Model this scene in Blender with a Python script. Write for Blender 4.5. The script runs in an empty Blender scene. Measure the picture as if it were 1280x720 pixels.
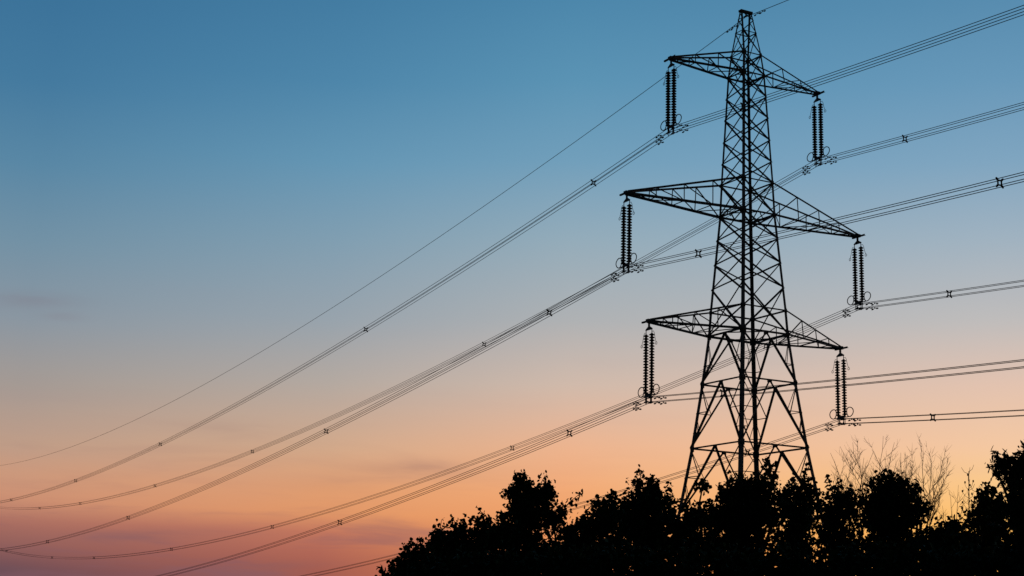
import bpy, math, random
import numpy as np
from mathutils import Vector, Matrix

C = bpy.context.scene.collection
SC = bpy.context.scene
R = math.radians

# ------------------------------------------------------------------ camera
F = 1907.47            # focal length in pixels of a 1280 px wide picture
PITCH, YAW, ROLL = 0.2196, -0.15706, 0.02705
EYE = 1.6
cp, sp = math.cos(PITCH), math.sin(PITCH)
cy, sy = math.cos(YAW), math.sin(YAW)
FW = Vector((sy * cp, cy * cp, sp))
RT = Vector((cy, -sy, 0))
UP = RT.cross(FW)
cr, sr = math.cos(ROLL), math.sin(ROLL)
RT, UP = cr * RT + sr * UP, -sr * RT + cr * UP
cam_d = bpy.data.cameras.new('camera')
cam = bpy.data.objects.new('camera', cam_d)
C.objects.link(cam)
m = Matrix((RT, UP, -FW)).transposed().to_4x4()
m.translation = Vector((0, 0, EYE))
cam.matrix_world = m
cam_d.sensor_width = 36
cam_d.lens = F / 1280 * 36
cam_d.clip_start = 0.1
cam_d.clip_end = 8000
SC.camera = cam

# ------------------------------------------------------------------ sky
GLOW_AZ, SUN_EL = 6.0, -3.0
w = bpy.data.worlds.new('World')
SC.world = w
w.use_nodes = True
nt = w.node_tree
nt.nodes.clear()
N, L = nt.nodes, nt.links


def s2l(c):
    c = c / 255
    return c / 12.92 if c <= 0.04045 else ((c + 0.055) / 1.055) ** 2.4


def mth(op, a, b=None, c=None, clamp=False):
    n = N.new('ShaderNodeMath')
    n.operation = op
    n.use_clamp = clamp
    for i, v in enumerate((a, b, c)):
        if v is None:
            continue
        if isinstance(v, (int, float)):
            n.inputs[i].default_value = v
        else:
            L.new(v, n.inputs[i])
    return n.outputs[0]


def ramp(fac, stops, lo=-1.0, hi=90.0, srgb=True, interp='LINEAR'):
    r = N.new('ShaderNodeValToRGB')
    r.color_ramp.interpolation = interp
    L.new(fac, r.inputs[0])
    el = r.color_ramp.elements
    while len(el) < len(stops):
        el.new(0.5)
    for e, (p, c) in zip(el, stops):
        e.position = p
    for e, (p, c) in zip(r.color_ramp.elements, stops):
        e.position = p
        e.color = [s2l(k) for k in c] + [1] if srgb else list(c) + [1]
    return r.outputs[0]


def mix(fac, a, b, mode='MIX'):
    n = N.new('ShaderNodeMix')
    n.data_type = 'RGBA'
    n.blend_type = mode
    for s, v in ((n.inputs[0], fac), (n.inputs[6], a), (n.inputs[7], b)):
        if isinstance(v, (int, float)):
            s.default_value = v
        elif isinstance(v, tuple):
            s.default_value = v
        else:
            L.new(v, s)
    return n.outputs[2]


tc = N.new('ShaderNodeTexCoord')
sep = N.new('ShaderNodeSeparateXYZ')
L.new(tc.outputs['Generated'], sep.inputs[0])
elev = mth('MULTIPLY', mth('ARCSINE', sep.outputs[2]), 180 / math.pi)
azim = mth('MULTIPLY', mth('ARCTAN2', sep.outputs[0], sep.outputs[1]), 180 / math.pi)
efac = mth('DIVIDE', mth('ADD', elev, 1.0), 61.0, clamp=True)


def E(stops):
    return [((e + 1) / 61, c) for e, c in stops]


# colours of the evening sky by height above the horizon, at four bearings
COL = [
    (-26.8, [(-1, (70, 52, 70)), (1.5, (100, 72, 84)), (2.3, (138, 90, 90)), (3.2, (166, 106, 96)), (4.1, (202, 142, 114)),
             (5.0, (200, 150, 123)), (5.9, (189, 154, 133)), (8.1, (162, 152, 146)), (10.4, (136, 148, 159)), (13.2, (112, 143, 163)),
             (16, (86, 133, 163)), (18.9, (65, 120, 157)), (21.7, (57, 113, 152)), (32, (38, 88, 128)), (60, (14, 34, 60))]),
    (-15.8, [(-1, (110, 65, 70)), (1.8, (160, 88, 78)), (2.6, (174, 100, 86)), (3.3, (192, 115, 92)), (4.0, (222, 148, 102)),
             (5.0, (222, 156, 112)), (6.4, (207, 166, 136)), (8.8, (177, 166, 158)), (11.1, (150, 161, 170)), (14.1, (126, 156, 175)),
             (17, (98, 148, 178)), (20, (75, 132, 168)), (23, (64, 122, 160)), (32, (40, 92, 130)), (60, (14, 34, 60))]),
    (-6.8, [(-1, (190, 95, 55)), (2.1, (224, 128, 80)), (3.0, (231, 143, 88)), (3.9, (237, 154, 97)), (4.9, (240, 165, 112)),
            (6.7, (234, 177, 140)), (9, (206, 183, 168)), (11.4, (173, 175, 177)), (14.4, (146, 170, 184)),
            (17.4, (111, 157, 185)), (20.4, (88, 145, 178)), (23.3, (74, 133, 169)), (32, (42, 96, 134)), (60, (14, 34, 60))]),
    (8.8, [(-1, (230, 130, 45)), (2.4, (250, 168, 74)), (3.2, (253, 181, 85)), (4, (253, 190, 101)), (5.6, (248, 198, 138)),
           (6.8, (242, 197, 159)), (9, (224, 192, 173)), (11.3, (189, 186, 185)), (14.2, (158, 176, 190)),
           (17, (125, 163, 190)), (19.9, (101, 150, 183)), (22.7, (85, 138, 173)), (32, (46, 102, 140)), (60, (14, 34, 60))]),
]
cols = [ramp(efac, E(s)) for _, s in COL]


def sstep(x, a, b):
    n = N.new('ShaderNodeMapRange')
    n.interpolation_type = 'SMOOTHSTEP'
    L.new(x, n.inputs[0])
    n.inputs[1].default_value = a
    n.inputs[2].default_value = b
    return n.outputs[0]


def lstep(x, a, b):
    n = N.new('ShaderNodeMapRange')
    L.new(x, n.inputs[0])
    n.inputs[1].default_value = a
    n.inputs[2].default_value = b
    return n.outputs[0]


sky = mix(lstep(azim, COL[0][0], COL[1][0]), cols[0], cols[1])
sky = mix(lstep(azim, COL[1][0], COL[2][0]), sky, cols[2])
sky = mix(lstep(azim, COL[2][0], COL[3][0]), sky, cols[3])
# thin dusk cloud lying in flat streaks low over the horizon
cmb = N.new('ShaderNodeCombineXYZ')
L.new(mth('MULTIPLY', azim, 0.13), cmb.inputs[0])
L.new(mth('MULTIPLY', elev, 1.05), cmb.inputs[1])
noi = N.new('ShaderNodeTexNoise')
noi.inputs['Scale'].default_value = 1.0
noi.inputs['Detail'].default_value = 5
noi.inputs['Roughness'].default_value = 0.55
noi.inputs['Distortion'].default_value = 0.4
L.new(cmb.outputs[0], noi.inputs['Vector'])
streak = sstep(noi.outputs[0], 0.47, 0.68)
low = mth('MULTIPLY', mth('ADD', mth('MULTIPLY', sstep(elev, 4.4, 3.2), 0.42), mth('MULTIPLY', sstep(elev, 8.5, 4.0), 0.14)),
          sstep(azim, 4.0, -20.0))
sky = mix(mth('MULTIPLY', streak, low), sky, (s2l(128), s2l(88), s2l(100), 1))
noi2 = N.new('ShaderNodeTexNoise')
noi2.inputs['Scale'].default_value = 0.45
noi2.inputs['Detail'].default_value = 4
L.new(cmb.outputs[0], noi2.inputs['Vector'])
def patch(ax, ex, da, de):
    u_ = mth('POWER', mth('DIVIDE', mth('SUBTRACT', azim, ax), da), 2.0)
    v_ = mth('POWER', mth('DIVIDE', mth('SUBTRACT', mth('SUBTRACT', elev, ex), mth('MULTIPLY', mth('SUBTRACT', azim, ax), 0.05)), de), 2.0)
    return mth('EXPONENT', mth('MULTIPLY', mth('ADD', u_, v_), -1.0))


for ax, ex, da, de, am in ((-12.2, 5.75, 1.6, 0.3, 0.32), (-14.5, 5.2, 2.2, 0.35, 0.22), (-22.0, 2.95, 3.5, 0.28, 0.4), (-27.0, 11.1, 1.8, 0.3, 0.2), (-25.6, 10.6, 0.8, 0.15, 0.16), (-19.5, 6.9, 2.0, 0.3, 0.12),
                           (-17.0, 2.0, 2.5, 0.2, 0.35)):
    pf = mth('MULTIPLY', mth('MULTIPLY', patch(ax, ex, da, de), sstep(noi.outputs[0], 0.25, 0.6)), am)
    sky = mix(pf, sky, (s2l(122), s2l(88), s2l(98), 1))
veil = mth('MULTIPLY', sstep(noi2.outputs[0], 0.5, 0.75), mth('MULTIPLY', sstep(elev, 16.0, 6.0), 0.09))
sky = mix(veil, sky, (s2l(150), s2l(130), s2l(140), 1))
# the sky opposite the afterglow is already night
dz = mth('ABSOLUTE', mth('SUBTRACT', azim, GLOW_AZ))
dz = mth('MINIMUM', dz, mth('SUBTRACT', 360.0, dz))
night = sstep(dz, 40.0, 105.0)
sky = mix(night, sky, (0.0040, 0.0055, 0.0085, 1))
bg = N.new('ShaderNodeBackground')
L.new(sky, bg.inputs['Color'])
bg.inputs['Strength'].default_value = 1.0
# a little of the physical twilight sky under it
nish = N.new('ShaderNodeTexSky')
nish.sky_type = 'NISHITA'
nish.sun_disc = False
nish.sun_elevation = R(SUN_EL)
nish.sun_rotation = R(GLOW_AZ)
bg2 = N.new('ShaderNodeBackground')
L.new(nish.outputs[0], bg2.inputs['Color'])
bg2.inputs['Strength'].default_value = 0.05
add = N.new('ShaderNodeAddShader')
L.new(bg.outputs[0], add.inputs[0])
L.new(bg2.outputs[0], add.inputs[1])
out = N.new('ShaderNodeOutputWorld')
L.new(add.outputs[0], out.inputs['Surface'])

sun_d = bpy.data.lights.new('sun', 'SUN')
sun_d.energy = 0.02
sun_d.angle = R(6)
sun_d.color = (1.0, 0.62, 0.32)
sun = bpy.data.objects.new('sun', sun_d)
C.objects.link(sun)
sdir = Vector((math.sin(R(GLOW_AZ)), math.cos(R(GLOW_AZ)), math.sin(R(0.6))))   # towards the afterglow
sun.rotation_euler = (-sdir).to_track_quat('-Z', 'Y').to_euler()

SC.view_settings.view_transform = 'Standard'
SC.view_settings.look = 'None'
SC.view_settings.exposure = 0
SC.view_settings.gamma = 1
SC.view_settings.use_curve_mapping = False


# ------------------------------------------------------------------ materials
def material(name, base, rough=0.8, metal=0.0, var=0.25, scale=6.0, bump=0.0, spec=0.2):
    mt = bpy.data.materials.new(name)
    mt.use_nodes = True
    t = mt.node_tree
    b = t.nodes['Principled BSDF']
    b.inputs['Roughness'].default_value = rough
    b.inputs['Metallic'].default_value = metal
    b.inputs['Specular IOR Level'].default_value = spec
    co = t.nodes.new('ShaderNodeTexCoord')
    n = t.nodes.new('ShaderNodeTexNoise')
    n.inputs['Scale'].default_value = scale
    n.inputs['Detail'].default_value = 6
    t.links.new(co.outputs['Object'], n.inputs['Vector'])
    r = t.nodes.new('ShaderNodeValToRGB')
    r.color_ramp.elements[0].position = 0.3
    r.color_ramp.elements[1].position = 0.7
    r.color_ramp.elements[0].color = [max(0, c * (1 - var)) for c in base] + [1]
    r.color_ramp.elements[1].color = [c * (1 + var) for c in base] + [1]
    t.links.new(n.outputs[0], r.inputs[0])
    t.links.new(r.outputs[0], b.inputs['Base Color'])
    if bump:
        bp = t.nodes.new('ShaderNodeBump')
        bp.inputs['Strength'].default_value = bump
        t.links.new(n.outputs[0], bp.inputs['Height'])
        t.links.new(bp.outputs[0], b.inputs['Normal'])
    return mt


STEEL = material('weathered_steel', (0.16, 0.165, 0.17), 0.75, 0.0, 0.3, 3.0)
PORC = material('brown_porcelain', (0.06, 0.035, 0.025), 0.35, 0.0, 0.2, 8.0, spec=0.3)
FITTING = material('galvanised_fitting', (0.18, 0.18, 0.18), 0.7, 0.0, 0.2, 9.0)
ALU = material('weathered_aluminium', (0.14, 0.14, 0.14), 0.8, 0.0, 0.15, 2.0)
CONC = material('concrete', (0.3, 0.29, 0.27), 0.9, 0, 0.2, 5.0, 0.2)
LEAF = material('leaf', (0.04, 0.065, 0.02), 0.8, 0, 0.45, 2.0, spec=0.1)
LEAF2 = material('willow_leaf', (0.05, 0.07, 0.035), 0.8, 0, 0.4, 2.0, spec=0.1)
BARK = material('bark', (0.06, 0.045, 0.035), 0.95, 0, 0.35, 12.0, 0.4, 0.05)
TWIG = material('bare_twig', (0.07, 0.05, 0.035), 0.95, 0, 0.3, 12.0, 0.0, 0.05)
GRASS = material('meadow', (0.045, 0.06, 0.025), 0.95, 0, 0.4, 0.6, 0.3, 0.05)


# ------------------------------------------------------------------ mesh helpers
class MB:
    def __init__(self):
        self.v, self.f = [], []

    def add(self, vs, fs):
        o = len(self.v)
        self.v += [tuple(p) for p in vs]
        self.f += [tuple(i + o for i in q) for q in fs]

    def beam(self, a, b, wd=0.08, th=None, ref=(0, 0, 1), heel=None):
        """an L shaped steel angle from a to b; heel = two flange directions"""
        a, b = Vector(a), Vector(b)
        d = (b - a).normalized()
        if heel:
            e1, e2 = Vector(heel[0]), Vector(heel[1])
            e1 = (e1 - d * e1.dot(d)).normalized()
            e2 = (e2 - d * e2.dot(d)).normalized()
        else:
            r = Vector(ref)
            if abs(d.dot(r)) > 0.95:
                r = Vector((1, 0.3, 0)).normalized()
            e1 = d.cross(r).normalized()
            e2 = e1.cross(d).normalized()
        t = th or max(0.012, wd * 0.12)
        sec = [(0, 0), (wd, 0), (wd, t), (t, t), (t, wd), (0, wd)]
        off = (0, 0) if heel else (wd * 0.35, wd * 0.35)
        vs = [p + e1 * (x - off[0]) + e2 * (y - off[1]) for p in (a, b) for x, y in sec]
        fs = [(i, (i + 1) % 6, (i + 1) % 6 + 6, i + 6) for i in range(6)]
        fs += [(5, 4, 3, 0), (3, 2, 1, 0), (6, 9, 10, 11), (6, 7, 8, 9)]
        self.add(vs, fs)

    def tube(self, pts, rad, n=6, cap=True):
        pts = [Vector(p) for p in pts]
        k = len(pts)
        rads = rad if isinstance(rad, (list, tuple)) else [rad] * k
        vs = []
        e1 = None
        for i, p in enumerate(pts):
            d = (pts[min(i + 1, k - 1)] - pts[max(i - 1, 0)])
            d = d.normalized() if d.length > 1e-9 else Vector((0, 0, 1))
            if e1 is None:
                r = Vector((0, 0, 1)) if abs(d.z) < 0.9 else Vector((1, 0, 0))
                e1 = d.cross(r).normalized()
            else:
                e1 = (e1 - d * e1.dot(d))
                e1 = e1.normalized() if e1.length > 1e-6 else d.orthogonal().normalized()
            e2 = d.cross(e1)
            for j in range(n):
                a = 2 * math.pi * j / n
                vs.append(p + (e1 * math.cos(a) + e2 * math.sin(a)) * rads[i])
        fs = [(i * n + j, i * n + (j + 1) % n, (i + 1) * n + (j + 1) % n, (i + 1) * n + j)
              for i in range(k - 1) for j in range(n)]
        if cap:
            fs += [tuple(range(n - 1, -1, -1)), tuple((k - 1) * n + j for j in range(n))]
        self.add(vs, fs)

    def box(self, c, sx, sy, sz, rot=None):
        c = Vector(c)
        vs = []
        for dx in (-1, 1):
            for dy in (-1, 1):
                for dz_ in (-1, 1):
                    p = Vector((dx * sx / 2, dy * sy / 2, dz_ * sz / 2))
                    if rot is not None:
                        p = rot @ p
                    vs.append(c + p)
        self.add(vs, [(0, 1, 3, 2), (4, 6, 7, 5), (0, 4, 5, 1), (2, 3, 7, 6), (0, 2, 6, 4), (1, 5, 7, 3)])

    def lathe(self, prof, c=(0, 0, 0), n=12):
        c = Vector(c)
        vs = [c + Vector((r * math.cos(2 * math.pi * j / n), r * math.sin(2 * math.pi * j / n), z))
              for r, z in prof for j in range(n)]
        fs = [(i * n + j, i * n + (j + 1) % n, (i + 1) * n + (j + 1) % n, (i + 1) * n + j)
              for i in range(len(prof) - 1) for j in range(n)]
        self.add(vs, fs)

    def prism(self, poly, y0, y1):
        """polygon in local xz-plane... given as (y,z) pairs extruded along x from y0 to y1"""
        n = len(poly)
        vs = [(y0, a, b) for a, b in poly] + [(y1, a, b) for a, b in poly]
        fs = [tuple(range(n)), tuple(range(2 * n - 1, n - 1, -1))]
        fs += [(i, i + n, (i + 1) % n + n, (i + 1) % n) for i in range(n)]
        self.add(vs, fs)

    def build(self, name, mat, parent=None, smooth=False, loc=None):
        me = bpy.data.meshes.new(name)
        me.from_pydata(self.v, [], self.f)
        me.materials.append(mat)
        if smooth:
            me.polygons.foreach_set('use_smooth', [True] * len(me.polygons))
        me.update()
        o = bpy.data.objects.new(name, me)
        C.objects.link(o)
        if parent:
            o.parent = parent
        if loc is not None:
            o.location = loc
        return o


def empty(name, loc=(0, 0, 0), rz=0.0):
    o = bpy.data.objects.new(name, None)
    o.empty_display_size = 0.3
    o.location = loc
    o.rotation_euler = (0, 0, rz)
    C.objects.link(o)
    return o


def tag(o, label=None, cat=None, group=None, kind=None):
    if label:
        o['label'] = label
    if cat:
        o['category'] = cat
    if group:
        o['group'] = group
    if kind:
        o['kind'] = kind
    return o


def copy_tree(o, parent=None):
    c = o.copy()
    C.objects.link(c)
    if parent:
        c.parent = parent
    for ch in list(o.children):
        copy_tree(ch, c)
    return c


# ------------------------------------------------------------------ ground
g = MB()
rng = np.random.default_rng(5)
rings = [0, 6, 14, 26, 40, 60, 85, 120, 180, 300, 600, 1200, 2500, 5000]
nseg = 72
gv = [(0, 0, 0)]
for r_ in rings[1:]:
    for j in range(nseg):
        a = 2 * math.pi * j / nseg
        gv.append((r_ * math.cos(a), r_ * math.sin(a), 0.0 if r_ < 130 else -0.3))
gf = [(0, 1 + j, 1 + (j + 1) % nseg) for j in range(nseg)]
for i in range(len(rings) - 2):
    for j in range(nseg):
        a, b = 1 + i * nseg + j, 1 + i * nseg + (j + 1) % nseg
        gf.append((a, a + nseg, b + nseg, b))
g.add(gv, gf)
tag(g.build('ground', GRASS), kind='structure')

# ------------------------------------------------------------------ pylon
TH = 0.91484
D = 94.293
PHI = math.pi / 2 - TH
HB = [h + EYE for h in (35.152, 25.854, 18.149)]
HT = [h + EYE for h in (36.561, 27.945, 19.664)]
A = [5.863, 9.065, 7.387]
WB = [0.849, 1.257, 1.779]
WT = [0.708, 1.183, 1.695]
HP = 39.645 + EYE
WP = 0.406
H1, W1 = 15.116 + EYE, 2.0816
H2, W2 = 11.1355 + EYE, 2.537
INS = 4.70
SL = (W2 - W1) / (H1 - H2)
H3 = 8.5
W3 = W2 + 1.25 * SL * (H2 - H3)
W0 = W2 + 1.25 * SL * H2


def wid(z):
    """half width of the square body at height z"""
    xs = [0, H3, H2, H1, HB[2], HT[2], HB[1], HT[1], HB[0], HT[0]]
    ys = [W0, W3, W2, W1, WB[2], WT[2], WB[1], WT[1], WB[0], WT[0]]
    return float(np.interp(z, xs, ys))


pyl = empty('electricity_pylon', (0, D, 0), PHI)
tag(pyl, 'tall steel lattice pylon with six arms, rising dark behind the trees', 'pylon')
CORN = [(-1, 1), (-1, -1), (1, -1), (1, 1)]


def corner(k, z, w_=None):
    sx, sy_ = CORN[k % 4]
    ww = wid(z) if w_ is None else w_
    return Vector((sx * ww, sy_ * ww, z))


def leg_size(z):
    return float(np.interp(z, [0, 12, 20, 36, 42], [0.23, 0.22, 0.18, 0.12, 0.09]))


levels = [0, H3, H2, H1, HB[2], HT[2], HB[1], HT[1], HB[0], HT[0]]
ypk = 0.10
for k in range(4):
    mb = MB()
    sx, sy_ = CORN[k]
    for a, b in zip(levels[:-1], levels[1:]):
        wd = leg_size((a + b) / 2)
        mb.beam(corner(k, a), corner(k, b), wd, wd * 0.13, heel=((-sx, 0, 0), (0, -sy_, 0)))
    top = Vector((sx * WP, sy_ * ypk, HP))
    mb.beam(corner(k, HT[0]), top, 0.09, 0.014, heel=((-sx, 0, 0), (0, -sy_, 0)))
    for z in levels[1:]:              # splice gusset plates where members meet
        p = corner(k, z)
        s = 0.16 if z > 20 else 0.22
        mb.box(p + Vector((-sx * s * 0.55, sy_ * 0.014, 0)), s * 1.3, 0.014, s * 1.6)
        mb.box(p + Vector((sx * 0.014, -sy_ * s * 0.55, 0)), 0.014, s * 1.3, s * 1.6)
    mb.build('leg', STEEL, pyl)
    fb = MB()
    p = corner(k, 0)
    fb.lathe([(0, 0.42), (0.24, 0.42), (0.34, 0.36), (0.36, -0.2)], (p.x - sx * 0.08, p.y - sy_ * 0.08, 0), 16)
    fb.build('concrete_footing', CONC, pyl)


def face_beams(mb, k, segs, wd):
    sx, sy_ = CORN[k]
    for a, b in segs:
        mb.beam(a, b, wd)


def x_panel(z0, z1, wd):
    mb = MB()
    for k in range(4):
        a0, b0, a1, b1 = corner(k, z0), corner(k + 1, z0), corner(k, z1), corner(k + 1, z1)
        n = ((b0 - a0).cross(Vector((0, 0, 1)))).normalized()
        mb.beam(a0 + n * 0.02, b1 + n * 0.02, wd)
        mb.beam(b0 - n * 0.03, a1 - n * 0.03, wd * 0.9)
    return mb.build('cross_bracing', STEEL, pyl)


def ring(z, wd, plan=False):
    mb = MB()
    for k in range(4):
        mb.beam(corner(k, z), corner(k + 1, z), wd)
    if plan:
        mids = [(corner(k, z) + corner(k + 1, z)) / 2 for k in range(4)]
        for k in range(4):
            mb.beam(mids[k], mids[(k + 1) % 4], wd * 0.55)
    return mb.build('horizontal_frame', STEEL, pyl)


def k_panel(z0, z1, wd, ts):
    """inverted V on every face, with thin redundant members"""
    mb = MB()
    for k in range(4):
        ap = (corner(k, z1) + corner(k + 1, z1)) / 2
        for q in (k, k + 1):
            foot = corner(q, z0)
            mb.beam(ap, foot, wd)
            prev = corner(q, z1)
            for t in ts:
                d_ = ap.lerp(foot, t)
                l_ = corner(q, d_.z)
                mb.beam(prev, d_, wd * 0.42)
                mb.beam(d_, l_, wd * 0.42)
                prev = l_
        gz = 0.16
        mb.box(ap - Vector((0, 0, gz * 0.5)), 0.05 + (0.28 if abs(CORN[k][0] - CORN[(k + 1) % 4][0]) else 0),
               0.05 + (0.28 if abs(CORN[k][1] - CORN[(k + 1) % 4][1]) else 0), gz)
    return mb.build('cross_bracing', STEEL, pyl)


k_panel(0.3, H3, 0.12, (0.36, 0.68))
ring(H3, 0.10, True)
k_panel(H3, H2, 0.115, (0.42, 0.74))
ring(H2, 0.10)
k_panel(H2, H1, 0.115, (0.45, 0.76))
ring(H1, 0.10)
k_panel(H1, HB[2], 0.115, (0.62,))
ring(HB[2], 0.13, True)
ring(HT[2], 0.09)
zs3 = list(np.interp([302, 333, 364], [271.7, 422.8], [HB[1], HB[2]]))
seq = [HB[1]] + zs3 + [HB[2]]
# nodes fall a little lower with perspective: taken on the fitted heights
for a, b in zip(seq[:-1], seq[1:]):
    x_panel(b, a, 0.095)
ring(HB[1], 0.12, True)
ring(HT[1], 0.08)
x_panel(HB[1], HT[1], 0.09)
zz = list(np.interp([124.5, 151.5, 179.5, 206.5], [97.5, 232.8], [HB[0], HT[1]]))
seq = [HB[0]] + zz + [HT[1]]
for a, b in zip(seq[:-1], seq[1:]):
    x_panel(b, a, 0.085)
ring(HB[0], 0.10, True)
ring(HT[0], 0.07)
x_panel(HB[0], HT[0], 0.075)

# peak carrying the earth wire
mb = MB()
zm = HT[0] + (HP - HT[0]) * 0.52


def pk(k, z):
    t = (z - HT[0]) / (HP - HT[0])
    return corner(k, HT[0]).lerp(Vector((CORN[k % 4][0] * WP, CORN[k % 4][1] * ypk, HP)), t)


for k in range(4):
    mb.beam(pk(k, zm), pk(k + 1, zm), 0.055)
    mb.beam(pk(k, HT[0]), pk(k + 1, zm), 0.055)
    mb.beam(pk(k + 1, HT[0]), pk(k, zm), 0.055)
    mb.beam(pk(k, zm), pk(k + 1, zm + (HP - zm) * 0.62), 0.05)
    mb.beam(pk(k + 1, zm + (HP - zm) * 0.62), pk(k, HP - 0.05), 0.05)
mb.box((0, ypk, HP), WP * 2 + 0.14, 0.09, 0.12)
mb.box((0, -ypk, HP), WP * 2 + 0.14, 0.09, 0.12)
mb.box((-WP, 0, HP - 0.01), 0.10, 0.30, 0.14)
mb.box((WP, 0, HP - 0.01), 0.10, 0.30, 0.14)
mb.build('earth_wire_peak', STEEL, pyl)
mb = MB()
mb.tube([(0, 0, HP), (0, 0, HP - 0.28)], 0.035, 6)
mb.box((0, 0, HP - 0.30), 0.07, 0.34, 0.10)
mb.build('earth_wire_clamp', FITTING, pyl)

# six cross arms
for i in range(3):
    for s in (-1, 1):
        mb = MB()
        ch = (0.115, 0.14, 0.125)[i]
        tb = {j: Vector((s * A[i], j * 0.13, HB[i])) for j in (-1, 1)}
        tt = {j: Vector((s * A[i], j * 0.11, HB[i] + 0.12)) for j in (-1, 1)}
        b0 = {j: Vector((s * WB[i], j * WB[i], HB[i])) for j in (-1, 1)}
        t0 = {j: Vector((s * WT[i], j * WT[i], HT[i])) for j in (-1, 1)}
        for j in (-1, 1):
            mb.beam(b0[j], tb[j], ch)
            mb.beam(t0[j], tt[j], ch * 0.8)
        arm = mb.build('cross_arm', STEEL, pyl)
        fr = (0.27, 0.52, 0.76) if i else (0.36, 0.68)
        br = MB()
        for j in (-1, 1):
            last = b0[j]
            for t in fr:
                pt, pb = t0[j].lerp(tt[j], t), b0[j].lerp(tb[j], t)
                br.beam(pb, pt, 0.045)
                br.beam(last, pt, 0.058 if t < 0.4 else 0.05)
                last = pb
        sgn = 1
        lastt = 0.0
        for t in fr + (0.9,):
            br.beam(b0[-1].lerp(tb[-1], t), b0[1].lerp(tb[1], t), 0.045)
            br.beam(b0[-sgn].lerp(tb[-sgn], lastt), b0[sgn].lerp(tb[sgn], t), 0.05)
            sgn, lastt = -sgn, t
        br.build('arm_bracing', STEEL, arm)
        tp = MB()
        tp.box((s * (A[i] - 0.02), 0, HB[i] + 0.06), 0.34, 0.30, 0.20)
        tp.box((s * (A[i] - 0.55), 0, HB[i] + 0.11), 0.9, 0.10, 0.09)
        tp.beam((s * (A[i] + 0.10), -0.62, HB[i] + 0.02), (s * (A[i] + 0.10), 0.62, HB[i] + 0.02), 0.10, 0.02)
        tp.box((s * A[i], 0, HB[i] - 0.14), 0.05, 0.16, 0.24)
        tp.build('tip_plate', STEEL, arm)


def W_(x, y, z):
    """pylon-local point to world"""
    c, s = math.cos(PHI), math.sin(PHI)
    return Vector((x * c - y * s, D + x * s + y * c, z))


# ------------------------------------------------------------------ insulator sets
SEP = 0.31
ZT, ZB = -0.74, -4.36


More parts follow.
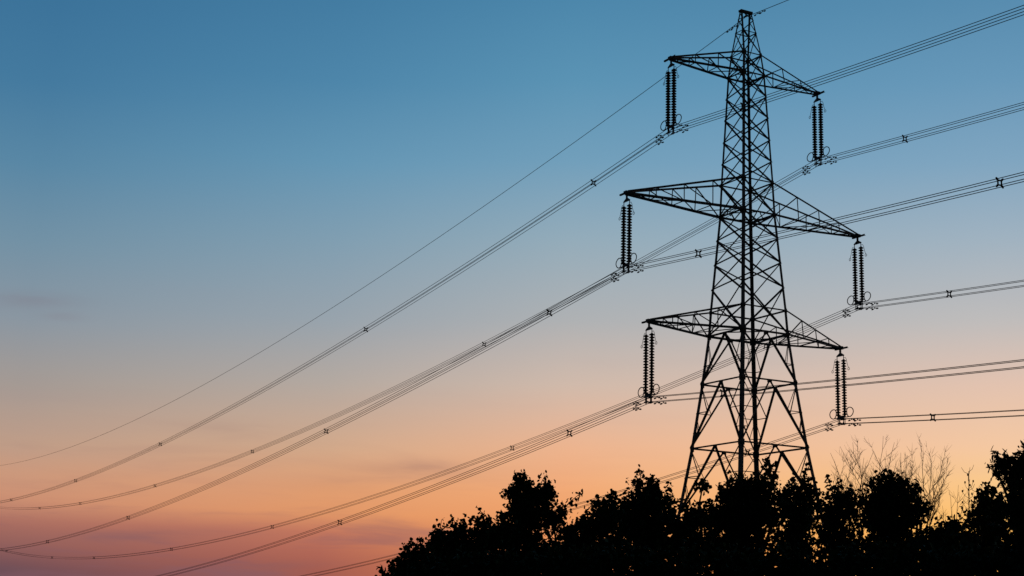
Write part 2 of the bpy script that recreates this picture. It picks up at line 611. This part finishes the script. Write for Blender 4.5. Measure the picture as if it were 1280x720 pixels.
def make_set():
    root = empty('insulator_set')
    mb = MB()
    mb.tube([(0, 0, -0.10), (0, 0, -0.34)], 0.035, 6)
    mb.prism([(-0.06, -0.26), (0.06, -0.26), (SEP + 0.05, -0.44), (SEP + 0.05, -0.50), (-SEP - 0.05, -0.50), (-SEP - 0.05, -0.44)],
             -0.02, 0.02)
    mb.build('top_yoke', FITTING, root)
    for s in (-1, 1):
        mb = MB()
        mb.tube([(0, s * SEP, -0.46), (0, s * SEP, ZT + 0.02)], 0.025, 6)
        n = 21
        pitch = (ZT - ZB) / n
        prof = [(0.0, ZT + 0.03)]
        for q in range(n):
            z = ZT - q * pitch
            prof += [(0.075, z), (0.08, z - 0.04), (0.13, z - 0.052), (0.168, z - 0.085), (0.166, z - 0.112),
                     (0.09, z - 0.12), (0.075, z - 0.14)]
        prof += [(0.03, ZB), (0.0, ZB)]
        mb.lathe(prof, (0, s * SEP, 0), 14)
        mb.build('insulator_string', PORC, root)
        # thin arcing horn at the top, a small ring at its drooping end
        hb = MB()
        pts = [(0, s * (SEP + 0.02), ZT + 0.10), (0, s * (SEP + 0.16), ZT + 0.12), (0, s * (SEP + 0.26), ZT - 0.02),
               (0, s * (SEP + 0.34), ZT - 0.34), (0, s * (SEP + 0.44), ZT - 0.58)]
        hb.tube(pts, 0.015, 5)
        cx, cz = s * (SEP + 0.46), ZT - 0.66
        hb.tube([(0, cx + 0.085 * math.cos(a), cz + 0.085 * math.sin(a)) for a in np.linspace(0, 2 * math.pi, 13)], 0.016, 5)
        hb.build('arcing_horn', FITTING, root)
        # racket shaped loop at the bottom
        lb = MB()
        pts = []
        ux, uz = s * math.sin(R(20)), math.cos(R(20))
        for q in range(25):
            a = 2 * math.pi * q / 24 - math.pi / 2
            along = 0.30 + 0.30 * math.sin(a)
            across = (0.31 + 0.06 * math.sin(a)) * math.cos(a)
            pts.append((0, s * (SEP + 0.38) + ux * along + uz * across, ZB - 0.10 + uz * along - ux * across))
        lb.tube(pts, 0.03, 6)
        lb.tube([(0, s * (SEP - 0.1), ZB - 0.06), (0, s * (SEP + 0.16), ZB - 0.11), (0, s * (SEP + 0.38), ZB - 0.10)], 0.032, 6)
        lb.build('arcing_loop', FITTING, root)
    mb = MB()
    mb.prism([(-SEP - 0.06, ZB + 0.02), (SEP + 0.06, ZB + 0.02), (SEP + 0.06, ZB - 0.10), (0.10, ZB - 0.16), (-0.10, ZB - 0.16),
              (-SEP - 0.06, ZB - 0.10)], -0.03, 0.03)
    # hanger frame reaching down to the four clamps
    hw = 0.17
    for sx in (-1, 1):
        mb.tube([(0, 0, ZB - 0.12), (sx * hw, 0, ZB - 0.2), (sx * hw, 0, -INS - 0.22)], 0.032, 6)
    mb.tube([(0, -SEP - 0.02, ZB - 0.05), (0, -SEP - 0.02, -INS - 0.16), (0, -SEP + 0.06, -INS - 0.26), (0, -SEP + 0.12, -INS - 0.2), (0, -SEP + 0.12, ZB - 0.1),
             (0, SEP - 0.12, ZB - 0.1), (0, SEP - 0.12, -INS - 0.2), (0, SEP - 0.06, -INS - 0.26),
             (0, SEP + 0.02, -INS - 0.16), (0, SEP + 0.02, ZB - 0.05)], 0.024, 5)
    mb.build('bottom_yoke', FITTING, root)
    for sx in (-1, 1):
        for sz in (-1, 1):
            cb = MB()
            c = (sx * 0.1525, 0, -INS + sz * 0.1525)
            cb.tube([(c[0], y, c[2] - 0.0 - 0.10 * (abs(y) / 0.26) ** 2 * 0.25) for y in np.linspace(-0.26, 0.26, 7)],
                    [0.03, 0.045, 0.06, 0.065, 0.06, 0.045, 0.03], 8)
            cb.box((c[0], 0, c[2] + 0.06), 0.05, 0.09, 0.12)
            cb.build('suspension_clamp', FITTING, root)
    return root


SETL = {(0, -1): 'double insulator string hanging from the left end of the top arm',
        (0, 1): 'double insulator string hanging from the right end of the top arm',
        (1, -1): 'double insulator string hanging from the left end of the long middle arm',
        (1, 1): 'double insulator string hanging from the right end of the long middle arm',
        (2, -1): 'double insulator string hanging from the left end of the lowest arm',
        (2, 1): 'double insulator string hanging from the right end of the lowest arm'}
proto = None
for (i, s), lab in SETL.items():
    o = make_set() if proto is None else copy_tree(proto)
    proto = proto or o
    o.location = W_(s * A[i], 0, HB[i])
    o.rotation_euler = (0, 0, PHI)
    tag(o, lab, 'insulator', 'insulator sets on the pylon arms')

# ------------------------------------------------------------------ conductors
# (slope, curvature) of every span either side of the tower
SPL = {(0, -1): (-0.129478, 0.000369), (0, 1): (-0.129707, 0.000373), (1, -1): (-0.127768, 0.000374),
       (1, 1): (-0.12755, 0.000364), (2, -1): (-0.126441, 0.000385), (2, 1): (-0.122117, 0.00035), 'e': (-0.134555, 0.000382)}
SPR = {(0, -1): (-0.084911, 0.000364), (0, 1): (-0.079352, 0.000361), (1, -1): (-0.074602, 0.000364),
       (1, 1): (-0.079356, 0.00036), (2, -1): (-0.073063, 0.000367), (2, 1): (-0.077575, 0.00036), 'e': (-0.090814, 0.00036)}
LEFT_END, RIGHT_END = 352.0, 216.0


def span_z(key, y):
    b, c = SPL[key] if y >= 0 else SPR[key]
    a = abs(y)
    return b * a + c * a * a


def ysamples():
    a = [-RIGHT_END * (1 - t) ** 1.3 for t in np.linspace(0, 1, 40)]
    b = [LEFT_END * t ** 1.3 for t in np.linspace(0, 1, 70)][1:]
    return a + b


YS = ysamples()
WIRE_R = 0.018
SPACE = {-1: [9.4, 46.6, 108.3, 151.0, 197.3, 230.2, 275.6, 318.0], 1: [7.7, 29.4, 72.0, 118.0, 165.0]}
BUNL = {(0, -1): 'four parallel power cables clamped under the top arm on its left side',
        (0, 1): 'four parallel power cables clamped under the top arm on its right side',
        (1, -1): 'four parallel power cables clamped under the middle arm on its left side',
        (1, 1): 'four parallel power cables clamped under the middle arm on its right side',
        (2, -1): 'four parallel power cables clamped under the lowest arm on its left side',
        (2, 1): 'four parallel power cables clamped under the lowest arm on its right side'}


def damper(mb, x, y, z):
    """stockbridge damper: a short rod under the cable with a weight at either end"""
    mb.box((x, y, z - 0.05), 0.04, 0.06, 0.10)
    mb.tube([(x, y - 0.22, z - 0.115), (x, y, z - 0.09), (x, y + 0.22, z - 0.115)], 0.012, 5)
    for q in (-1, 1):
        mb.tube([(x, y + q * 0.13, z - 0.10), (x, y + q * 0.16, z - 0.11), (x, y + q * 0.29, z - 0.125)], [0.025, 0.05, 0.045], 7)


for key, lab in BUNL.items():
    i, s = key
    root = empty('conductor_bundle', W_(s * A[i], 0, HB[i] - INS), PHI)
    tag(root, lab, 'power line', 'conductor bundles of the power line')
    for sx in (-1, 1):
        for sz in (-1, 1):
            mb = MB()
            mb.tube([(sx * 0.1525, y, sz * 0.1525 + span_z(key, y)) for y in YS], WIRE_R, 6)
            cab = mb.build('conductor_cable', ALU, root, True)
            for sd in (-1, 1):
                dm = MB()
                for q in (1.32,) if sx > 0 else (1.12,):
                    y = -sd * q
                    damper(dm, sx * 0.1525, y, sz * 0.1525 + span_z(key, y))
                dm.build('vibration_damper', FITTING, cab)
    for sd in (-1, 1):
        for q in SPACE[sd]:
            q = q + (0.35 * s if q < 12 else 0)
            y = -sd * q
            z = span_z(key, y)
            mb = MB()
            h = 0.105
            for a, b in (((-h, -h), (h, -h)), ((h, -h), (h, h)), ((h, h), (-h, h)), ((-h, h), (-h, -h))):
                mb.tube([(a[0], y, z + a[1]), (b[0], y, z + b[1])], 0.036, 6)
            for a in (-1, 1):
                for b in (-1, 1):
                    mb.tube([(a * h, y, z + b * h), (a * 0.15, y, z + b * 0.15), (a * 0.21, y, z + b * 0.21)], [0.045, 0.055, 0.035], 6)
            mb.build('spacer', FITTING, root)

root = empty('earth_wire', W_(0, 0, HP - 0.35), PHI)
tag(root, 'single thin earth wire strung over the very tip of the pylon', 'power line')
mb = MB()
mb.tube([(0, y, span_z('e', y)) for y in YS], 0.020, 6)
mb.build('wire', ALU, root, True)
for sd in (-1, 1):
    dm = MB()
    for q in (1.2, 1.75):
        damper(dm, 0, -sd * q, span_z('e', -sd * q))
    dm.build('vibration_damper', FITTING, root)


# ------------------------------------------------------------------ trees
def at(px, py, Y):
    """point of the place seen at that picture position, Y metres deep"""
    d = FW + RT * ((px - 640) / F) - UP * ((py - 360) / F)
    return Vector((0, 0, EYE)) + d * (Y / d.y)


rnd = np.random.default_rng(11)


def unit(n):
    v = rnd.normal(size=(n, 3))
    return v / np.linalg.norm(v, axis=1, keepdims=True)


def leaves_mesh(name, cen, size, mat, parent, droop=0.2, slim=0.62):
    """one mesh of folded six-point leaves at the given centres"""
    n = len(cen)
    ax = unit(n)
    ax[:, 2] -= droop
    ax /= np.linalg.norm(ax, axis=1, keepdims=True)
    sd = np.cross(ax, unit(n))
    sd /= np.linalg.norm(sd, axis=1, keepdims=True) + 1e-9
    nr = np.cross(ax, sd)
    s = size * rnd.uniform(0.6, 1.25, (n, 1))
    wd = s * slim * rnd.uniform(0.8, 1.15, (n, 1)) * 0.5
    fold = rnd.uniform(0.05, 0.4, (n, 1)) * wd
    base = cen - ax * s * 0.5
    V = np.stack([base, base + ax * s * 0.28 + sd * wd * 0.9 + nr * fold, base + ax * s * 0.66 + sd * wd * 0.8 + nr * fold,
                  base + ax * s - nr * fold * 0.5,
                  base + ax * s * 0.66 - sd * wd * 0.8 + nr * fold, base + ax * s * 0.28 - sd * wd * 0.9 + nr * fold], 1).reshape(-1, 3)
    idx = np.arange(n)[:, None] * 6
    Fc = np.concatenate([idx + np.array([0, 1, 2, 3]), idx + np.array([0, 3, 4, 5])], 1).reshape(-1, 4)
    me = bpy.data.meshes.new(name)
    me.vertices.add(len(V))
    me.vertices.foreach_set('co', V.astype(np.float32).ravel())
    me.loops.add(Fc.size)
    me.loops.foreach_set('vertex_index', Fc.astype(np.int32).ravel())
    me.polygons.add(len(Fc))
    me.polygons.foreach_set('loop_start', (np.arange(len(Fc)) * 4).astype(np.int32))
    me.polygons.foreach_set('loop_total', np.full(len(Fc), 4, np.int32))
    me.materials.append(mat)
    me.update(calc_edges=True)
    o = bpy.data.objects.new(name, me)
    C.objects.link(o)
    if parent:
        o.parent = parent
    return o


def wobble(a, b, n=4, amp=0.05):
    a, b = Vector(a), Vector(b)
    ln = (b - a).length
    pts = []
    for i in range(n + 1):
        t = i / n
        p = a.lerp(b, t)
        if 0 < i < n:
            p = p + Vector(rnd.normal(0, amp * ln, 3))
        pts.append(p)
    return pts


def leafy(name, label, cat, Y, blobs, group, size=0.118, dens=1.0, droop=0.2, slim=0.74, mat=None, spread=0.07, sprigs=True):
    """blobs: (px, py, rx, ry) of foliage masses; each gets its true size at depth Y"""
    k = Y / F
    cs = []
    for px, py, rx, ry in blobs:
        c = at(px, py, Y + float(rnd.uniform(-0.5, 0.5)))
        cs.append((c, rx * k, ry * k))
    bx = float(np.average([c.x for c, _, _ in cs], weights=[a * b for _, a, b in cs]))
    root = empty(name, (bx, Y, 0))
    tag(root, label, cat, group)
    o = Vector((bx, Y, 0))
    wood = MB()
    top = max(c.z for c, _, _ in cs)
    low = min(c.z for c, _, _ in cs)
    hub = Vector((0, 0, max(0.8, low * 0.55)))
    r0 = 0.05 + 0.012 * top
    wood.tube([(0, 0, -0.2), (0.02, 0, hub.z * 0.4), (-0.02, 0.02, hub.z)], [r0 * 1.3, r0, r0 * 0.85], 8)
    L_ = []
    for c, rx, rz in cs:
        c = c - o
        pts = wobble(hub, c, 4, 0.04)
        wood.tube(pts, [r0 * 0.7, r0 * 0.55, r0 * 0.42, r0 * 0.3, r0 * 0.18], 6)
        rad = np.array([rx, (rx + rz) * 0.5, rz])
        vol = rx * rz
        nc = max(3, int(vol * 225 * dens))
        d = unit(nc)
        lob = np.ones((nc, 1))                       # uneven boughs rather than a round ball
        for _ in range(5):
            kv, ph = rnd.normal(0, 3.4, 3), float(rnd.uniform(0, 6.28))
            lob += 0.13 * np.sin(d @ kv + ph)[:, None]
        rr = lob * rnd.uniform(0.03, 1.0, (nc, 1)) ** 0.6
        pos = np.array(c) + d * rr * rad * rnd.uniform(0.85, 1.22, (nc, 1))
        for q in range(nc):
            p = Vector(pos[q])
            if q % 3 == 0:
                wood.tube(wobble(c, p, 3, 0.06), [r0 * 0.16, 0.012, 0.009, 0.006], 4)
            out_ = (p - c).normalized()
            sh = np.array(out_) * 0.8 + rnd.normal(0, 0.45, 3) + np.array([0, 0, 0.15])
            sh /= np.linalg.norm(sh)
            ln = float(rnd.uniform(0.2, 0.5)) * min(1.0, 0.45 + 2.2 * min(rx, rz))
            m_ = int(10 + ln * 26)
            ts = rnd.uniform(-0.6, 0.45, (m_, 1)) * ln
            L_.append(pos[q] + sh * ts + rnd.normal(0, spread, (m_, 3)))
        if sprigs:
            for q in range(int(1 + 5 * max(rx, rz)) if min(rx, rz) > 0.16 else 0):   # boughs that reach out of the crown
                dd = unit(1)[0]
                dd[2] = abs(dd[2]) + 0.15
                dd /= np.linalg.norm(dd)
                a = np.array(c) + dd * rad * 0.7
                ln = float(rnd.uniform(0.3, 0.75)) * min(1.0, 0.4 + 1.4 * min(rx, rz))
                b = a + (dd * 0.75 + np.array([0, 0, 0.4]) + rnd.normal(0, 0.15, 3)) * ln
                wood.tube([a, (a + b) / 2 + rnd.normal(0, 0.03, 3), b], [0.02, 0.013, 0.006], 5)
                m_ = int(14 + ln * 60)
                t = rnd.uniform(0.0, 1.05, (m_, 1))
                L_.append(a + (b - a) * t + rnd.normal(0, 1.0, (m_, 3)) * (0.13 - 0.085 * t))
            for q in range(int(1 + 30 * max(rx, rz))):       # single leafy shoots that break the outline
                dd = unit(1)[0]
                dd[2] = abs(dd[2]) * 0.9 + 0.1
                dd /= np.linalg.norm(dd)
                a = np.array(c) + dd * rad * 0.85
                ln = float(rnd.uniform(0.1, 0.36)) * min(1.0, 0.3 + 2.5 * min(rx, rz))
                b = a + (dd * 0.7 + np.array([0, 0, 0.35])) * ln
                wood.tube([a, (a + b) / 2 + rnd.normal(0, 0.02, 3), b], [0.012, 0.008, 0.005], 4)
                m_ = int(5 + ln * 26)
                t = rnd.uniform(0.05, 1.05, (m_, 1))
                L_.append(a + (b - a) * t + rnd.normal(0, 0.045, (m_, 3)))
    wood.build('trunk', BARK, root)
    leaves_mesh('crown', np.concatenate(L_), size, mat or LEAF, root, droop, slim)
    return root


G = 'leafy trees and bushes along the bottom of the picture'
TREES = [
    ('bush', 'low leafy bush at the far left end of the tree line', 37, [(508, 718, 20, 16), (496, 722, 16, 10), (530, 704, 14, 22), (520, 716, 16, 14), (540, 728, 30, 22)]),
    ('bush', 'pointed leafy bush second from the left end of the tree line', 38, [(548, 690, 11, 18), (560, 694, 20, 20), (552, 720, 30, 22), (547, 673, 5, 9)]),
    ('small_tree', 'round topped small tree just left of the tall one left of the pylon', 39, [(580, 684, 17, 16), (604, 676, 19, 17), (612, 662, 10, 9), (570, 668, 6, 6), (628, 672, 16, 18), (600, 706, 40, 26)]),
    ('tree', 'tallest leafy tree left of the pylon, with a ragged looped tip', 41, [(652, 604, 8, 7), (645, 616, 5, 10), (661, 612, 5, 7), (648, 630, 10, 14), (668, 622, 18, 12), (684, 622, 10, 9), (662, 645, 28, 20), (690, 648, 16, 16), (650, 670, 26, 24), (665, 700, 40, 26)]),
    ('small_tree', 'low leafy tree in the dip just right of the tallest left tree', 39, [(714, 668, 15, 11), (732, 663, 11, 10), (722, 690, 28, 14), (724, 706, 34, 20)]),
    ('small_tree', 'narrow tree with one thin spike, left of the three-tipped tree', 40, [(752, 656, 14, 18), (765, 627, 4, 9), (748, 637, 7, 7), (763, 648, 10, 14), (756, 684, 26, 22)]),
    ('tree', 'leafy tree with a sharp top just left of the pylon foot', 42, [(806, 622, 17, 13), (814, 606, 4, 9), (800, 640, 26, 20), (825, 634, 12, 14), (839, 630, 6, 5), (790, 664, 24, 22), (818, 664, 26, 20), (806, 695, 40, 26)]),
    ('bush', 'low bush covering the left leg of the pylon', 40, [(848, 664, 18, 14), (866, 658, 14, 13), (878, 610, 7, 6), (876, 646, 10, 10), (858, 690, 30, 20)]),
    ('tree', 'broad leafy tree right in front of the middle of the pylon', 43, [(932, 614, 19, 13), (912, 632, 20, 18), (948, 622, 18, 20), (961, 585, 4, 5), (967, 597, 4, 4), (954, 612, 6, 7), (930, 646, 36, 24), (894, 652, 18, 14), (962, 646, 14, 20), (925, 684, 44, 26)]),
    ('small_tree', 'rounded leafy tree in front of the right leg of the pylon', 42, [(1000, 622, 18, 13), (1012, 636, 12, 12), (988, 638, 14, 14), (996, 656, 18, 16), (994, 690, 32, 24)]),
    ('bush', 'lacy bush between the pylon and the bare branches', 40, [(1046, 630, 16, 12), (1062, 638, 10, 10), (1046, 652, 20, 14), (1050, 684, 30, 22)]),
    ('tree', 'dark domed tree amid the bare branches right of the pylon', 41, [(1109, 601, 12, 7), (1096, 609, 8, 6), (1124, 608, 8, 6), (1094, 624, 9, 8), (1131, 621, 9, 7), (1148, 640, 8, 7), (1111, 618, 16, 11), (1108, 634, 25, 17), (1140, 622, 8, 12), (1141, 642, 16, 12), (1088, 638, 12, 12), (1110, 664, 38, 22), (1112, 695, 44, 24)]),
    ('bush', 'low sparse bush just right of the dark domed tree', 39, [(1166, 684, 14, 8), (1178, 672, 9, 7), (1170, 704, 26, 14)]),
    ('bush', 'low bush under the thin upright weed stalks', 38, [(1194, 668, 11, 9), (1206, 680, 14, 10), (1190, 684, 22, 14), (1200, 704, 30, 18)]),
    ('small_tree', 'leafy small tree with a pointed top beside the drooping tree', 40, [(1234, 622, 7, 10), (1236, 640, 12, 12), (1250, 642, 12, 9), (1226, 654, 18, 14), (1250, 660, 16, 14), (1238, 692, 36, 24)]),
]
for name, lab, Y, blobs in TREES:
    leafy(name, lab, 'bush' if name == 'bush' else 'tree', Y, blobs, G)
leafy('willow_tree', 'tall tree with slender drooping leaves at the right edge of the picture', 'tree', 34,
      [(1247, 590, 9, 6), (1254, 582, 9, 6), (1262, 594, 14, 10), (1270, 582, 10, 8), (1276, 602, 15, 12), (1288, 564, 6, 13), (1279, 577, 6, 6),
       (1291, 592, 13, 16), (1286, 622, 14, 14), (1269, 618, 9, 12), (1264, 636, 12, 10), (1308, 574, 14, 26), (1304, 620, 18, 26), (1276, 650, 14, 14), (1292, 660, 22, 20), (1292, 692, 34, 30)],
      G, size=0.15, dens=0.8, droop=0.8, slim=0.34, mat=LEAF2, spread=0.075)

# hedge that closes the view under the crowns
prof_x = [470, 500, 540, 600, 700, 800, 900, 1000, 1030, 1100, 1200, 1300, 1360]
prof_y = [738, 726, 710, 696, 692, 690, 690, 690, 692, 688, 690, 682, 676]
root = empty('hedge', (-1.0, 35.5, 0))
tag(root, 'dense dark hedge filling the bottom edge beneath the tree crowns', 'hedge')
hw_, hl_ = MB(), []
for q in range(2600):
    px = float(rnd.uniform(474, 1350))
    Y = float(rnd.uniform(34.6, 36.6))
    ptop = at(px, float(np.interp(px, prof_x, prof_y)) + float(rnd.normal(6, 5)), Y)
    z = ptop.z * float(rnd.uniform(0.03, 1.0)) ** 0.7
    p = np.array([ptop.x, Y, z]) - np.array(root.location)
    m_ = 26
    hl_.append(p + rnd.normal(0, 0.15, (m_, 3)))
    if q % 8 == 0:
        hw_.tube(wobble((p[0] * 0.98, p[1] * 0.5, -0.1), p, 4, 0.03), [0.05, 0.04, 0.03, 0.02, 0.01], 5)
hw_.build('stems', BARK, root)
leaves_mesh('foliage', np.concatenate(hl_), 0.14, LEAF, root, 0.2, 0.74)


# leafless shrubs and weed stalks
def bare(name, label, cat, Y, base, tips, group=None, rad=0.016, sub=9, seed=3):
    rn = random.Random(seed)
    b = at(base[0], base[1], Y)
    o = Vector((b.x, Y, 0))
    root = empty(name, o)
    tag(root, label, cat, group)
    st = Vector((0, 0, b.z))
    tr = MB()
    tr.tube([(0, 0, -0.1), (0.03, 0, b.z * 0.5), st], [0.05, 0.045, 0.035], 6)
    tr.build('stem', TWIG, root)
    bb = MB()

    def grow(a, bpt, r, lev):
        d = (bpt - a)
        ln = d.length
        side = Vector((rn.uniform(-1, 1), rn.uniform(-1, 1), rn.uniform(-0.3, 0.3)))
        n = 7
        pts = []
        for i in range(n + 1):
            t = i / n
            pts.append(a + d * t + side * (math.sin(t * math.pi) * ln * 0.09) +
                       Vector([rn.gauss(0, 0.012 * ln) for _ in range(3)]) * (1 if 0 < i < n else 0))
        bb.tube(pts, [r * (1 - 0.75 * i / n) for i in range(n + 1)], 5)
        if lev == 0:
            return
        for q in range(sub if lev > 1 else max(2, sub - 3)):
            t = rn.uniform(0.25, 0.92)
            i = int(t * n)
            p = pts[i]
            dd = d.normalized() + Vector((rn.uniform(-0.9, 0.9), rn.uniform(-0.9, 0.9), rn.uniform(-0.1, 0.5)))
            e = p + dd.normalized() * ln * rn.uniform(0.2, 0.5) * (1.15 - t * 0.5)
            grow(p, e, max(0.0045, r * (1 - 0.75 * t) * 0.65), lev - 1)

    for tx, ty in tips:
        e = at(tx, ty, Y + rn.uniform(-0.6, 0.6)) - o
        grow(st, e, rad, 2)
    bb.build('branches', TWIG, root)
    return root


GB = 'leafless shrubs among the trees right of the pylon'
bare('bare_shrub', 'leafless shrub whose twigs fan out left of the dark domed tree', 'shrub', 44, (1078, 672),
     [(1038, 566), (1050, 558), (1066, 553), (1080, 572), (1058, 592), (1092, 564), (1044, 590)], GB, seed=3)
bare('bare_shrub', 'leafless shrub whose twigs show above the dark domed tree', 'shrub', 44.5, (1112, 670),
     [(1090, 562), (1104, 545), (1118, 553), (1126, 566), (1134, 570), (1098, 572), (1140, 586)], GB, seed=8)
bare('bare_shrub', 'leafless shrub with long curving branches right of the dark domed tree', 'shrub', 43, (1152, 682),
     [(1149, 549), (1162, 566), (1176, 576), (1138, 578), (1180, 598), (1168, 610), (1188, 588), (1156, 596)], GB, seed=14)
bare('bare_shrub', 'thin leafless twigs rising between the long branches and the weed stalks', 'shrub', 42, (1190, 690),
     [(1186, 612), (1198, 606), (1178, 632), (1206, 618), (1170, 640)], GB, rad=0.012, sub=4, seed=21)


def stalk(label, Y, base, tip, seed):
    rn = random.Random(seed)
    b, e = at(*base, Y), at(*tip, Y)
    o = Vector((b.x, Y, 0))
    root = empty('weed_stalk', o)
    tag(root, label, 'weed', 'tall dry weed stalks')
    mb = MB()
    a, c = Vector((0, 0, -0.05)), e - o
    pts = [a, a.lerp(c, 0.35) + Vector((0.02, 0, 0)), a.lerp(c, 0.7) + Vector((-0.02, 0.02, 0)), c]
    mb.tube(pts, [0.028, 0.022, 0.016, 0.008], 6)
    mb.build('stem', TWIG, root)
    sb = MB()
    for q in range(26):
        t = rn.uniform(0.72, 1.0)
        p = a.lerp(c, t)
        dx = rn.uniform(-0.16, 0.16)
        sb.tube([p, p + Vector((dx * 0.6, rn.uniform(-0.08, 0.08), 0.05)), p + Vector((dx, rn.uniform(-0.1, 0.1), 0.16))], [0.006, 0.005, 0.004], 4)
        if rn.random() < 0.5:
            sb.box(p + Vector((dx, 0, 0.17)), 0.03, 0.03, 0.05)
    sb.build('seed_head', TWIG, root)


stalk('tallest dry weed stalk, standing upright against the yellow glow', 37, (1209, 690), (1211, 589), 1)
stalk('shorter dry weed stalk just right of the tallest stalk', 37.4, (1219, 690), (1221, 612), 2)
